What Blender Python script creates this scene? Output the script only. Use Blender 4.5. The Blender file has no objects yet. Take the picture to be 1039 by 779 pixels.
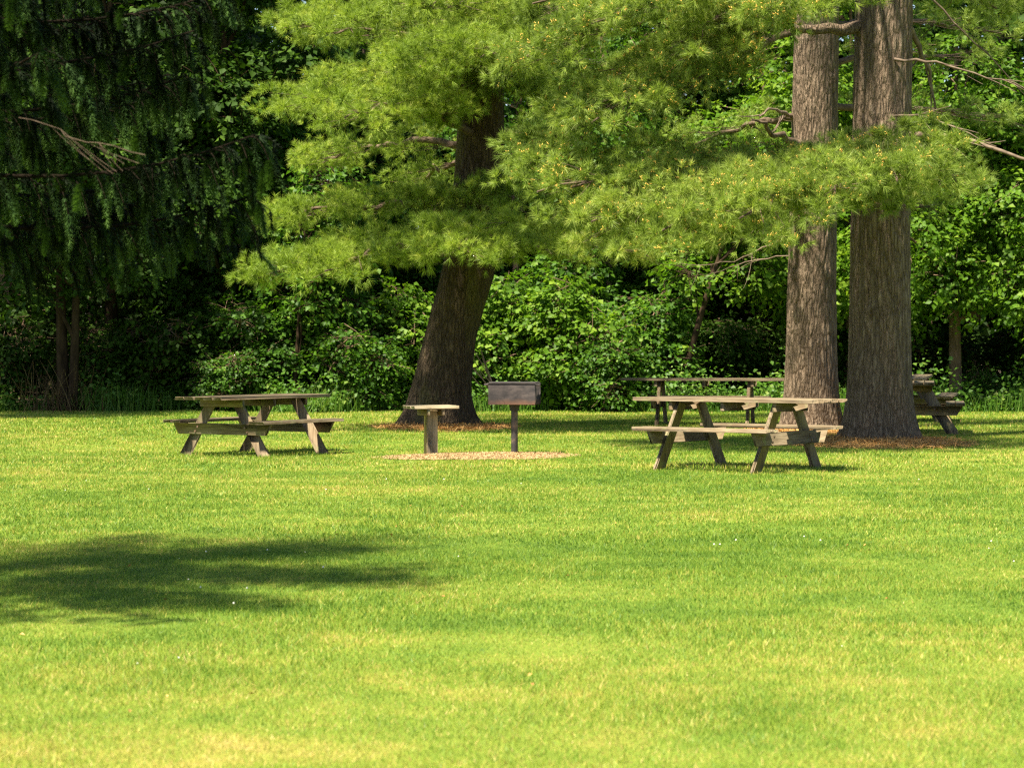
import bpy, math, random
import numpy as np
from mathutils import Vector

R = math.radians
rng = np.random.default_rng(7)
random.seed(7)
scene = bpy.context.scene
COL = scene.collection
UP = np.array([0.0, 0.0, 1.0])

# ------------------------------------------------------------------ camera
CAM_H, FPX, HOR = 1.35, 2453.0, 345.0
cam_d = bpy.data.cameras.new('camera')
cam = bpy.data.objects.new('camera', cam_d)
COL.objects.link(cam)
cam.location = (0, 0, CAM_H)
cam.rotation_euler = (R(90) - math.atan((389.5 - HOR) / FPX), 0, 0)
cam_d.sensor_width = 36
cam_d.lens = 85
cam_d.clip_start = 0.1
cam_d.clip_end = 2000
cam_d.dof.use_dof = True
cam_d.dof.focus_distance = 27
cam_d.dof.aperture_fstop = 6.3
scene.camera = cam


def at(px, py, d):
    """A point of the place seen at photo pixel (px, py) at d metres."""
    return np.array([(px - 519.5) / FPX * d, d, CAM_H + (HOR - py) / FPX * d])


def gz(x, y):
    """Height of the lawn: level, with one shallow dip round the far table."""
    return -0.085 * np.exp(-((x + 3.4) ** 2 / 14.0 + (y - 30.2) ** 2 / 7.0))


# ------------------------------------------------------------------ light
SUN_AZ, SUN_EL = 45.0, 62.0      # azimuth: degrees to the left of straight behind the camera
az = R(SUN_AZ)
to_sun = Vector((-math.sin(az) * math.cos(R(SUN_EL)), -math.cos(az) * math.cos(R(SUN_EL)), math.sin(R(SUN_EL))))
sd = bpy.data.lights.new('sun', 'SUN')
sd.energy = 5.0
sd.angle = R(3.0)      # thin high haze: soft-edged shade
sd.color = (1.0, 0.91, 0.74)
so = bpy.data.objects.new('sun', sd)
COL.objects.link(so)
so.rotation_euler = to_sun.to_track_quat('Z', 'Y').to_euler()
so.location = (-20, -15, 30)

world = bpy.data.worlds.new('World')
scene.world = world
world.use_nodes = True
wn = world.node_tree
bg = wn.nodes['Background']
sky = wn.nodes.new('ShaderNodeTexSky')
sky.sky_type = 'NISHITA'
sky.sun_disc = False
sky.sun_elevation = R(SUN_EL)
sky.sun_rotation = math.atan2(to_sun.x, to_sun.y)
wn.links.new(sky.outputs[0], bg.inputs[0])
bg.inputs[1].default_value = 0.06

scene.view_settings.view_transform = 'Standard'
scene.view_settings.look = 'None'
scene.view_settings.gamma = 1
scene.view_settings.exposure = 1.7
scene.render.engine = 'CYCLES'
scene.cycles.max_bounces = 6
scene.cycles.diffuse_bounces = 3
scene.cycles.glossy_bounces = 2
scene.cycles.transmission_bounces = 4
scene.cycles.use_denoising = False
scene.cycles.filter_width = 1.3
try:
    scene.cycles.denoising_prefilter = 'ACCURATE'
except Exception:
    pass


# ------------------------------------------------------------------ mesh helpers
class Geo:
    """Collects vertices and faces, then links them as one mesh object."""

    def __init__(self):
        self.v, self.f3, self.f4, self.t, self.m3, self.m4, self.n = [], [], [], [], [], [], 0

    def add(self, v, f, tint=0.5, mi=0):
        v = np.asarray(v, dtype=np.float32).reshape(-1, 3)
        f = np.asarray(f, dtype=np.int32) + self.n
        self.v.append(v)
        t = np.empty(len(v), dtype=np.float32)
        t[:] = tint
        self.t.append(t)
        if f.shape[1] == 3:
            self.f3.append(f)
            self.m3.append(np.full(len(f), mi, dtype=np.int32))
        else:
            self.f4.append(f)
            self.m4.append(np.full(len(f), mi, dtype=np.int32))
        self.n += len(v)
        return self

    def merge(self, g):
        for v in g.v:
            self.v.append(v)
        self.t += g.t
        self.f3 += [f + self.n for f in g.f3]
        self.f4 += [f + self.n for f in g.f4]
        self.m3 += g.m3
        self.m4 += g.m4
        self.n += g.n

    def mesh(self, name, mats, smooth=False, offset=None):
        me = bpy.data.meshes.new(name)
        v = np.concatenate(self.v)
        if offset is not None:
            v = v - np.asarray(offset, dtype=np.float32)
        f3 = np.concatenate(self.f3) if self.f3 else np.zeros((0, 3), np.int32)
        f4 = np.concatenate(self.f4) if self.f4 else np.zeros((0, 4), np.int32)
        loops = np.concatenate([f3.ravel(), f4.ravel()])
        starts = np.concatenate([np.arange(len(f3)) * 3, len(f3) * 3 + np.arange(len(f4)) * 4])
        mi = np.concatenate(self.m3 + self.m4) if (self.m3 or self.m4) else np.zeros(0, np.int32)
        me.vertices.add(len(v))
        me.vertices.foreach_set('co', v.ravel())
        me.loops.add(len(loops))
        me.loops.foreach_set('vertex_index', loops.astype(np.int32))
        me.polygons.add(len(starts))
        me.polygons.foreach_set('loop_start', starts.astype(np.int32))
        me.polygons.foreach_set('material_index', mi)
        if smooth:
            me.polygons.foreach_set('use_smooth', np.ones(len(starts), dtype=bool))
        me.update(calc_edges=True)
        a = me.attributes.new('tint', 'FLOAT', 'POINT')
        a.data.foreach_set('value', np.concatenate(self.t))
        for m in (mats if isinstance(mats, (list, tuple)) else [mats]):
            me.materials.append(m)
        return me

    def build(self, name, mats, parent=None, smooth=False, offset=None):
        o = bpy.data.objects.new(name, self.mesh(name, mats, smooth, offset))
        COL.objects.link(o)
        if parent is not None:
            o.parent = parent
        return o


def unit(v):
    return v / np.maximum(np.linalg.norm(v, axis=-1, keepdims=True), 1e-9)


def tag(o, label=None, cat=None, group=None, kind=None):
    if label:
        o['label'] = label
    if cat:
        o['category'] = cat
    if group:
        o['group'] = group
    if kind:
        o['kind'] = kind
    return o


def empty(name, loc, rz=0.0):
    o = bpy.data.objects.new(name, None)
    COL.objects.link(o)
    o.location = loc
    o.rotation_euler = (0, 0, rz)
    o.empty_display_size = 0.2
    return o


def copy_tree(o, parent=None):
    c = o.copy()
    COL.objects.link(c)
    if parent is not None:
        c.parent = parent
    for ch in list(o.children):
        copy_tree(ch, c)
    return c


def tube(g, pts, rad, n=6, tint=0.5, mi=0, cap=True):
    pts = np.asarray(pts, dtype=float)
    K = len(pts)
    rad = np.broadcast_to(np.asarray(rad, dtype=float), (K,))
    T = unit(np.gradient(pts, axis=0))
    a = np.array([1.0, 0, 0]) if abs(T[0][0]) < 0.8 else np.array([0, 1.0, 0])
    N = np.zeros((K, 3))
    nrm = unit(np.cross(T[0], a))
    for k in range(K):
        nrm = unit(nrm - T[k] * np.dot(nrm, T[k]))
        N[k] = nrm
    B = np.cross(T, N)
    th = np.arange(n) * 2 * math.pi / n
    v = pts[:, None] + rad[:, None, None] * (np.cos(th)[None, :, None] * N[:, None] + np.sin(th)[None, :, None] * B[:, None])
    i = np.arange(n)
    j = (i + 1) % n
    f = np.concatenate([np.stack([k * n + i, k * n + j, (k + 1) * n + j, (k + 1) * n + i], 1) for k in range(K - 1)])
    v = v.reshape(-1, 3)
    g.add(v, f, tint, mi)
    if cap:
        for kk, ctr in ((0, pts[0]), (K - 1, pts[-1])):
            ring = v[kk * n:(kk + 1) * n]
            g.add(np.vstack([ring, ctr]), np.stack([i, j, np.full(n, n)], 1), tint, mi)
    return g


def bez(p0, p1, p2, n=12):
    t = np.linspace(0, 1, n)[:, None]
    return (1 - t) ** 2 * np.asarray(p0) + 2 * t * (1 - t) * np.asarray(p1) + t ** 2 * np.asarray(p2)


def box(g, lo, hi, M=None, bev=0.004, mi=0, jit=0.0):
    """A box with chamfered edges; M is an optional function on its points."""
    lo, hi = np.array(lo, float), np.array(hi, float)
    c, h = (lo + hi) / 2, (hi - lo) / 2
    b = min(bev, h.min() * 0.45)
    vs, idx = [], {}
    for sx in (-1, 1):
        for sy in (-1, 1):
            for sz in (-1, 1):
                s = np.array([sx, sy, sz])
                for ax in range(3):
                    p = c + s * (h - b)
                    p[ax] = c[ax] + s[ax] * h[ax]
                    idx[(sx, sy, sz, ax)] = len(vs)
                    vs.append(p)
    v = np.array(vs)
    if jit:
        v = v + rng.normal(0, jit, v.shape)
    q, t = [], []
    S = (-1, 1)
    for ax in range(3):
        o1, o2 = [a for a in range(3) if a != ax]
        for s in S:
            cyc = []
            for (u, w) in ((-1, -1), (1, -1), (1, 1), (-1, 1)):
                k = [0, 0, 0]
                k[ax], k[o1], k[o2] = s, u, w
                cyc.append(idx[(*k, ax)])
            if (s > 0) == (ax == 1):
                cyc.reverse()
            q.append(cyc)
    for ax in range(3):
        o1, o2 = [a for a in range(3) if a != ax]
        for u in S:
            for w in S:
                ks = []
                for s in S:
                    k = [0, 0, 0]
                    k[ax], k[o1], k[o2] = s, u, w
                    ks.append(tuple(k))
                q.append([idx[(*ks[0], o1)], idx[(*ks[1], o1)], idx[(*ks[1], o2)], idx[(*ks[0], o2)]])
    for sx in S:
        for sy in S:
            for sz in S:
                t.append([idx[(sx, sy, sz, a)] for a in range(3)])
    if M is not None:
        v = M(v)
    n0 = g.n
    g.add(v, np.array(q), 0.5, mi)
    g.add(v, np.array(t), 0.5, mi)
    return g


# ------------------------------------------------------------------ materials
def nt(name):
    m = bpy.data.materials.new(name)
    m.use_nodes = True
    t = m.node_tree
    for n in list(t.nodes):
        t.nodes.remove(n)
    out = t.nodes.new('ShaderNodeOutputMaterial')
    return m, t, out


def ramp(t, fac, stops):
    r = t.nodes.new('ShaderNodeValToRGB')
    e = r.color_ramp.elements
    while len(e) < len(stops):
        e.new(0.5)
    for k, (p, c) in enumerate(stops):
        e[k].position = p
        e[k].color = (*c, 1)
    if fac is not None:
        t.links.new(fac, r.inputs[0])
    return r.outputs[0]


def noise(t, scale, detail=4, vec=None, rough=0.55, dim=None):
    n = t.nodes.new('ShaderNodeTexNoise')
    n.inputs['Scale'].default_value = scale
    n.inputs['Detail'].default_value = detail
    n.inputs['Roughness'].default_value = rough
    if vec is not None:
        t.links.new(vec, n.inputs['Vector'])
    return n.outputs[0]


def coords(t, scale=(1, 1, 1), rnd=True):
    c = t.nodes.new('ShaderNodeTexCoord')
    mp = t.nodes.new('ShaderNodeMapping')
    mp.inputs['Scale'].default_value = scale
    t.links.new(c.outputs['Object'], mp.inputs['Vector'])
    if rnd:
        oi = t.nodes.new('ShaderNodeObjectInfo')
        mu = t.nodes.new('ShaderNodeMath')
        mu.operation = 'MULTIPLY'
        mu.inputs[1].default_value = 37.0
        t.links.new(oi.outputs['Random'], mu.inputs[0])
        cb = t.nodes.new('ShaderNodeCombineXYZ')
        for k in range(3):
            t.links.new(mu.outputs[0], cb.inputs[k])
        t.links.new(cb.outputs[0], mp.inputs['Location'])
    return mp.outputs[0]


def math_n(t, op, a, b):
    m = t.nodes.new('ShaderNodeMath')
    m.operation = op
    for k, x in enumerate((a, b)):
        if isinstance(x, (int, float)):
            m.inputs[k].default_value = x
        else:
            t.links.new(x, m.inputs[k])
    return m.outputs[0]


def mixc(t, fac, a, b, mode='MIX'):
    m = t.nodes.new('ShaderNodeMix')
    m.data_type = 'RGBA'
    m.blend_type = mode
    for k, x in ((0, fac), (6, a), (7, b)):
        if isinstance(x, (int, float)):
            m.inputs[k].default_value = x
        elif isinstance(x, tuple):
            m.inputs[k].default_value = (*x, 1)
        else:
            t.links.new(x, m.inputs[k])
    return m.outputs[2]


def attr(t, name='tint'):
    a = t.nodes.new('ShaderNodeAttribute')
    a.attribute_name = name
    return a.outputs['Fac']


def leaf_shader(t, out, col, trans=0.35, rough=0.5, spec=0.3, tmul=(1.15, 1.2, 0.6)):
    p = t.nodes.new('ShaderNodeBsdfPrincipled')
    p.inputs['Roughness'].default_value = rough
    p.inputs['Specular IOR Level'].default_value = spec
    t.links.new(col, p.inputs['Base Color'])
    tr = t.nodes.new('ShaderNodeBsdfTranslucent')
    t.links.new(mixc(t, 1.0, col, tmul, 'MULTIPLY'), tr.inputs['Color'])
    mx = t.nodes.new('ShaderNodeMixShader')
    mx.inputs[0].default_value = trans
    t.links.new(p.outputs[0], mx.inputs[1])
    t.links.new(tr.outputs[0], mx.inputs[2])
    t.links.new(mx.outputs[0], out.inputs[0])


def foliage_mat(name, stops, trans=0.35, rough=0.5, spec=0.3, vary=0.25, patch=0.0):
    m, t, out = nt(name)
    f = attr(t)
    oi = t.nodes.new('ShaderNodeObjectInfo')
    f = math_n(t, 'ADD', f, math_n(t, 'MULTIPLY', math_n(t, 'SUBTRACT', oi.outputs['Random'], 0.5), vary))
    if patch:
        nz = noise(t, 0.9, 2, coords(t, rnd=False))
        f = math_n(t, 'ADD', f, math_n(t, 'MULTIPLY', math_n(t, 'SUBTRACT', nz, 0.5), patch))
    leaf_shader(t, out, ramp(t, f, stops), trans, rough, spec)
    return m


def solid_mat(name, colour_fn, rough=0.8, spec=0.3, bump=None, metal=0.0):
    m, t, out = nt(name)
    p = t.nodes.new('ShaderNodeBsdfPrincipled')
    p.inputs['Roughness'].default_value = rough
    p.inputs['Specular IOR Level'].default_value = spec
    p.inputs['Metallic'].default_value = metal
    t.links.new(colour_fn(t), p.inputs['Base Color'])
    if bump:
        h, strength, dist = bump(t)
        b = t.nodes.new('ShaderNodeBump')
        b.inputs['Strength'].default_value = strength
        b.inputs['Distance'].default_value = dist
        t.links.new(h, b.inputs['Height'])
        t.links.new(b.outputs[0], p.inputs['Normal'])
    t.links.new(p.outputs[0], out.inputs[0])
    return m


MAT = {}
MAT['pine_needle'] = foliage_mat('pine_needle', [(0.0, (0.075, 0.13, 0.016)), (0.4, (0.185, 0.27, 0.035)), (0.75, (0.30, 0.395, 0.055)), (1.0, (0.45, 0.47, 0.10))], 0.36, 0.45, 0.2, 0.05, 0.45)
MAT['pine_needle_olive'] = foliage_mat('pine_needle_olive', [(0.0, (0.08, 0.13, 0.022)), (0.4, (0.19, 0.265, 0.045)), (0.75, (0.30, 0.39, 0.07)), (1.0, (0.45, 0.46, 0.12))], 0.36, 0.45, 0.2, 0.05, 0.45)
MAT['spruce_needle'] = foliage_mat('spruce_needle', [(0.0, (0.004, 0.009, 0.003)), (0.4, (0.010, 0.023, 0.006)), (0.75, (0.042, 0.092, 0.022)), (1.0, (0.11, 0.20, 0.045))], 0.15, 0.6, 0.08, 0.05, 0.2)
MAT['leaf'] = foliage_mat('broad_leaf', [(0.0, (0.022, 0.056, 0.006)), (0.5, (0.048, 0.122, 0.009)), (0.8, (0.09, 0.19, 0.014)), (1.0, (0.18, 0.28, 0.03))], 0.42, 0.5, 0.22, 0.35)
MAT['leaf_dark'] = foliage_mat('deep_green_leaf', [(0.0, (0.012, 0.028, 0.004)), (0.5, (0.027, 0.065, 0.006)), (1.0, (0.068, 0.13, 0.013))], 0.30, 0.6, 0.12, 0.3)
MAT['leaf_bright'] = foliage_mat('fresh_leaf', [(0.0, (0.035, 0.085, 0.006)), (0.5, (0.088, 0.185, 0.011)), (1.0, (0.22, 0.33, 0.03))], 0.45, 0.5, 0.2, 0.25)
MAT['weed'] = foliage_mat('weed_leaf', [(0.0, (0.04, 0.10, 0.012)), (0.6, (0.085, 0.19, 0.018)), (1.0, (0.2, 0.27, 0.05))], 0.4, 0.5, 0.3, 0.1, 0.5)
MAT['dry_weed'] = foliage_mat('dry_weed', [(0.0, (0.07, 0.04, 0.018)), (0.6, (0.15, 0.095, 0.04)), (1.0, (0.22, 0.17, 0.07))], 0.3, 0.6, 0.2, 0.1)
MAT['pollen'] = solid_mat('pollen_cone', lambda t: ramp(t, attr(t), [(0, (0.42, 0.22, 0.04)), (1, (0.68, 0.46, 0.09))]), 0.7)
MAT['needle_litter'] = solid_mat('fallen_needle', lambda t: ramp(t, attr(t), [(0, (0.22, 0.10, 0.03)), (0.6, (0.48, 0.25, 0.07)), (1, (0.58, 0.36, 0.13))]), 0.8)
MAT['chip'] = solid_mat('wood_chip', lambda t: ramp(t, attr(t), [(0, (0.16, 0.10, 0.045)), (0.5, (0.36, 0.245, 0.115)), (1, (0.42, 0.30, 0.145))]), 0.85)
MAT['petal'] = solid_mat('white_petal', lambda t: ramp(t, attr(t), [(0, (0.75, 0.72, 0.6)), (1, (0.85, 0.84, 0.78))]), 0.7)


def bark_mat(name, dark, mid, light, moss=None, sc=21.0, stretch=0.2, moss_amt=0.0):
    def height(t):
        v = t.nodes.new('ShaderNodeTexVoronoi')
        v.feature = 'DISTANCE_TO_EDGE'
        v.inputs['Scale'].default_value = sc
        cv = coords(t, (1, 1, stretch))
        wob = mixc(t, 0.09, cv, noise_col(t, 5.0, cv), 'MIX')
        t.links.new(wob, v.inputs['Vector'])
        r = t.nodes.new('ShaderNodeMapRange')
        r.inputs['From Max'].default_value = 0.28
        t.links.new(v.outputs['Distance'], r.inputs['Value'])
        n = noise(t, 60, 4, coords(t, (1, 1, 0.4)))
        w = noise(t, 15.0, 7, coords(t, (1, 1, stretch * 0.8)), 0.62)
        rid = math_n(t, 'ABSOLUTE', math_n(t, 'SUBTRACT', w, 0.5), 0)
        rid = math_n(t, 'MINIMUM', math_n(t, 'MULTIPLY', rid, 7.0), 1.0)
        h = math_n(t, 'ADD', math_n(t, 'MULTIPLY', r.outputs[0], 0.62), math_n(t, 'MULTIPLY', rid, 0.38))
        return math_n(t, 'ADD', h, math_n(t, 'MULTIPLY', n, 0.5))

    def col(t):
        h = height(t)
        n = noise(t, 9, 5, coords(t, (1, 1, 0.35)))
        f = math_n(t, 'ADD', math_n(t, 'MULTIPLY', h, 0.45), math_n(t, 'MULTIPLY', n, 0.45))
        c = ramp(t, f, [(0.15, dark), (0.5, mid), (0.85, light)])
        if moss:
            k = noise(t, 1.6, 3, coords(t, (1, 1, 0.25)))
            c = mixc(t, ramp(t, k, [(0.52 - moss_amt, (0, 0, 0)), (0.68 - moss_amt, (0.75, 0.75, 0.75))]), c, moss)
        return c
    return solid_mat(name, col, 0.92, 0.15, lambda t: (height(t), 1.0, 0.06))


def noise_col(t, scale, vec):
    n = t.nodes.new('ShaderNodeTexNoise')
    n.inputs['Scale'].default_value = scale
    n.inputs['Detail'].default_value = 3
    t.links.new(vec, n.inputs['Vector'])
    return n.outputs[1]


MAT['bark_pine'] = bark_mat('grey_pine_bark', (0.042, 0.029, 0.019), (0.185, 0.134, 0.09), (0.31, 0.235, 0.165))
MAT['bark_dark'] = bark_mat('brown_mossy_bark', (0.022, 0.015, 0.01), (0.085, 0.06, 0.038), (0.16, 0.115, 0.07), (0.12, 0.115, 0.03), moss_amt=0.0)
MAT['bark_twig'] = solid_mat('twig_bark', lambda t: ramp(t, noise(t, 14, 4, coords(t)), [(0.3, (0.06, 0.042, 0.028)), (0.7, (0.16, 0.115, 0.08))]), 0.9, 0.15)
MAT['bark_spruce'] = solid_mat('spruce_bark', lambda t: ramp(t, noise(t, 14, 4, coords(t)), [(0.3, (0.008, 0.006, 0.004)), (0.7, (0.022, 0.016, 0.011))]), 0.95, 0.05)
MAT['bark_shade'] = solid_mat('brown_bark', lambda t: ramp(t, noise(t, 9, 4, coords(t, (1, 1, 0.3))), [(0.3, (0.02, 0.013, 0.008)), (0.7, (0.06, 0.04, 0.023))]), 0.95, 0.08)
MAT['bark_dead'] = solid_mat('dead_twig_bark', lambda t: ramp(t, noise(t, 10, 4, coords(t)), [(0.3, (0.09, 0.065, 0.045)), (0.7, (0.22, 0.165, 0.12))]), 0.9, 0.15)
MAT['bark_brush'] = solid_mat('brush_bark', lambda t: ramp(t, noise(t, 9, 4, coords(t, (1, 1, 0.3))), [(0.3, (0.07, 0.045, 0.03)), (0.7, (0.21, 0.14, 0.09))]), 0.9, 0.15)


def wood_mat(name, axis):
    st = [14, 14, 14]
    st[axis] = 0.9

    def grain(t):
        return noise(t, 3.5, 6, coords(t, tuple(st)), 0.65)

    def col(t):
        c = ramp(t, grain(t), [(0.28, (0.065, 0.045, 0.027)), (0.5, (0.18, 0.138, 0.085)), (0.75, (0.30, 0.243, 0.155))])
        big = noise(t, 2.4, 4, coords(t))
        c = mixc(t, ramp(t, big, [(0.45, (0, 0, 0)), (0.7, (0.7, 0.7, 0.7))]), c, (0.13, 0.085, 0.042))
        lich = noise(t, 9, 5, coords(t))
        c = mixc(t, ramp(t, lich, [(0.56, (0, 0, 0)), (0.68, (0.55, 0.55, 0.55))]), c, (0.22, 0.23, 0.10))
        return c
    return solid_mat(name, col, 0.85, 0.2, lambda t: (grain(t), 0.6, 0.006))


MAT['wood_long'] = wood_mat('weathered_wood_board', 0)
MAT['wood_up'] = wood_mat('weathered_wood_post', 2)
MAT['wood_across'] = wood_mat('weathered_wood_beam', 1)
MAT['pale_post'] = solid_mat('pale_weathered_post', lambda t: ramp(t, noise(t, 3.5, 6, coords(t, (14, 14, 0.9)), 0.65), [(0.28, (0.16, 0.12, 0.07)), (0.5, (0.34, 0.27, 0.16)), (0.75, (0.48, 0.40, 0.26))]), 0.85, 0.2, lambda t: (noise(t, 3.5, 6, coords(t, (14, 14, 0.9)), 0.65), 0.6, 0.006))
MAT['pale_board'] = solid_mat('pale_weathered_board', lambda t: ramp(t, noise(t, 3.5, 6, coords(t, (0.9, 14, 14)), 0.65), [(0.28, (0.18, 0.14, 0.085)), (0.5, (0.36, 0.30, 0.19)), (0.75, (0.5, 0.43, 0.3))]), 0.85, 0.2, lambda t: (noise(t, 3.5, 6, coords(t, (0.9, 14, 14)), 0.65), 0.6, 0.006))
MAT['bolt'] = solid_mat('rusty_bolt', lambda t: ramp(t, noise(t, 40, 3, coords(t)), [(0.3, (0.06, 0.04, 0.03)), (0.7, (0.2, 0.12, 0.07))]), 0.6, 0.4)


def steel_col(t):
    n = noise(t, 7, 6, coords(t, (1, 1, 2.5)), 0.65)
    c = ramp(t, n, [(0.3, (0.011, 0.009, 0.009)), (0.5, (0.032, 0.025, 0.023)), (0.75, (0.075, 0.058, 0.05))])
    g = t.nodes.new('ShaderNodeTexCoord')
    sx = t.nodes.new('ShaderNodeSeparateXYZ')
    t.links.new(g.outputs['Generated'], sx.inputs[0])
    rz = ramp(t, math_n(t, 'ADD', sx.outputs[2], math_n(t, 'MULTIPLY', noise(t, 8, 4, coords(t)), 0.35)), [(0.2, (0.8, 0.8, 0.8)), (0.45, (0, 0, 0))])
    return mixc(t, rz, c, (0.12, 0.055, 0.028))


MAT['steel'] = solid_mat('rusty_blackened_steel', steel_col, 0.7, 0.4, lambda t: (noise(t, 30, 5, coords(t)), 0.4, 0.004))
MAT['pipe'] = solid_mat('sooty_steel_pipe', lambda t: ramp(t, noise(t, 6, 6, coords(t, (1, 1, 1.2)), 0.65), [(0.35, (0.014, 0.013, 0.013)), (0.52, (0.036, 0.031, 0.03)), (0.68, (0.15, 0.10, 0.07))]), 0.55, 0.5)
MAT['black'] = solid_mat('black_cast_iron', lambda t: ramp(t, noise(t, 12, 4, coords(t)), [(0.3, (0.012, 0.011, 0.011)), (0.7, (0.04, 0.034, 0.03))]), 0.6, 0.4)


def grass_colour(t, blade=True):
    cv = coords(t, (1, 1, 0), rnd=False)
    big = noise(t, 0.36, 3, coords(t, (-0.7, 1.0, 0), rnd=False))
    med = noise(t, 1.7, 5, cv, 0.62)
    f = math_n(t, 'ADD', math_n(t, 'MULTIPLY', big, 0.70), math_n(t, 'MULTIPLY', med, 0.80))
    sp = t.nodes.new('ShaderNodeSeparateXYZ')
    t.links.new(cv, sp.inputs[0])
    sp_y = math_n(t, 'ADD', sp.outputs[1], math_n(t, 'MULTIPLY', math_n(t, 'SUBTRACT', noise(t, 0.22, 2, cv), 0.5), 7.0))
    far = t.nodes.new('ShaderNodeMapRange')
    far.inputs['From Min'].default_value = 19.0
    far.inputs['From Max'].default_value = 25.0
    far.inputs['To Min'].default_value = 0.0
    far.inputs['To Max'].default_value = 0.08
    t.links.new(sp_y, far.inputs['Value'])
    near = t.nodes.new('ShaderNodeMapRange')      # drier tan turf close by; a painted shade band darkens the middle lawn
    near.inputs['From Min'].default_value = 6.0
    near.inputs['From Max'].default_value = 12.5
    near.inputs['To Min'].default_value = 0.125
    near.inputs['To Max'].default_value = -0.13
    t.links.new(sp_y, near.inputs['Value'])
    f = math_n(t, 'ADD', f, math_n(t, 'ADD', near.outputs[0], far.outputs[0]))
    if blade:
        f = math_n(t, 'ADD', f, math_n(t, 'MULTIPLY', math_n(t, 'SUBTRACT', attr(t), 0.5), 0.62))
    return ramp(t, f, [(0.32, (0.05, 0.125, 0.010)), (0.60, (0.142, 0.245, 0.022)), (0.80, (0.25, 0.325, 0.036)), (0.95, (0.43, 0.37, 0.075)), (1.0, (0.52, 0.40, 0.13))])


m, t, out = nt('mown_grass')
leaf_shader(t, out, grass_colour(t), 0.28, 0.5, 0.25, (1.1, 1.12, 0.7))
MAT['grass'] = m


def lawn_col(t):
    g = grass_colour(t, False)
    s = noise(t, 42, 5, coords(t, (1, 1, 0), rnd=False), 0.7)
    c = mixc(t, ramp(t, s, [(0.35, (0.75, 0.75, 0.75)), (0.65, (0.25, 0.25, 0.25))]), g, (0.075, 0.10, 0.018))
    cv = coords(t, (1, 1, 0), rnd=False)
    sp = t.nodes.new('ShaderNodeSeparateXYZ')
    t.links.new(cv, sp.inputs[0])
    e = math_n(t, 'ADD', sp.outputs[1], math_n(t, 'MULTIPLY', noise(t, 0.8, 3, cv), 2.0))
    w = t.nodes.new('ShaderNodeMapRange')
    w.inputs['From Min'].default_value = 47.2
    w.inputs['From Max'].default_value = 48.2
    t.links.new(e, w.inputs['Value'])
    soil = ramp(t, noise(t, 6, 5, cv), [(0.3, (0.03, 0.022, 0.014)), (0.7, (0.09, 0.065, 0.04))])
    return mixc(t, w.outputs[0], c, soil)


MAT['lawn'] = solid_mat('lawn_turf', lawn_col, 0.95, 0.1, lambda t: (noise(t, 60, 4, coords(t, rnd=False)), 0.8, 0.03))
MAT['mulch'] = solid_mat('mulch_soil', lambda t: ramp(t, noise(t, 24, 6, coords(t)), [(0.3, (0.22, 0.145, 0.07)), (0.55, (0.38, 0.27, 0.13)), (0.8, (0.48, 0.355, 0.18))]), 0.95, 0.1, lambda t: (noise(t, 50, 4, coords(t)), 0.8, 0.02))
MAT['straw'] = solid_mat('needle_mat', lambda t: ramp(t, noise(t, 18, 6, coords(t)), [(0.3, (0.13, 0.085, 0.03)), (0.55, (0.28, 0.18, 0.06)), (0.8, (0.40, 0.28, 0.11))]), 0.95, 0.1, lambda t: (noise(t, 50, 4, coords(t)), 0.8, 0.02))

# ------------------------------------------------------------------ ground
def smooth_noise(x, y, s, seed):
    r = np.random.default_rng(seed)
    o = np.zeros_like(x)
    for k in range(7):
        a = r.uniform(0, 2 * math.pi)
        fr = s * r.uniform(0.5, 2.2)
        o = o + np.sin((x * math.cos(a) + y * math.sin(a)) * fr + r.uniform(0, 7)) / 7
    return o


xs = np.concatenate([np.linspace(-300, -30, 20), np.linspace(-28, 28, 90), np.linspace(30, 300, 20)])
ys = np.concatenate([np.linspace(-60, 2, 12), np.linspace(4, 60, 90), np.linspace(64, 400, 20)])
X, Y = np.meshgrid(xs, ys, indexing='ij')
ny = len(ys)
I, J = np.meshgrid(np.arange(len(xs) - 1), np.arange(ny - 1), indexing='ij')
q = (I * ny + J).ravel()
g = Geo()
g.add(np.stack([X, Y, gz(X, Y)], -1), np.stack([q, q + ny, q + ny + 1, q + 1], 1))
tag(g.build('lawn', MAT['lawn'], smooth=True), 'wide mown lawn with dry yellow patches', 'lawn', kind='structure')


def patch_sheet(name, label, cx, cy, rx, ry, mat, seed, dz=0.006, dome=0.02):
    g = Geo()
    n, k = 64, 8
    th = np.linspace(0, 2 * math.pi, n, endpoint=False)
    edge = 1 + 0.34 * smooth_noise(np.cos(th) * 2, np.sin(th) * 2, 2.2, seed)
    vs = []
    for r in np.linspace(0.05, 1, k):
        x = cx + rx * r * edge * np.cos(th) * 0.9
        y = cy + ry * r * edge * np.sin(th) * 0.9
        vs.append(np.stack([x, y, gz(x, y) + dz + dome * (1 - r * r)], 1))
    v = np.concatenate(vs)
    i = np.arange(n)
    j = (i + 1) % n
    f = np.concatenate([np.stack([a * n + i, a * n + n + i, a * n + n + j, a * n + j], 1) for a in range(k - 1)])
    g.add(v, f)
    g.add(v[:n], np.stack([i, j, np.full(n, 0)], 1)[1:-1])
    return tag(g.build(name, mat, smooth=True), label, 'ground', kind='structure')


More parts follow.
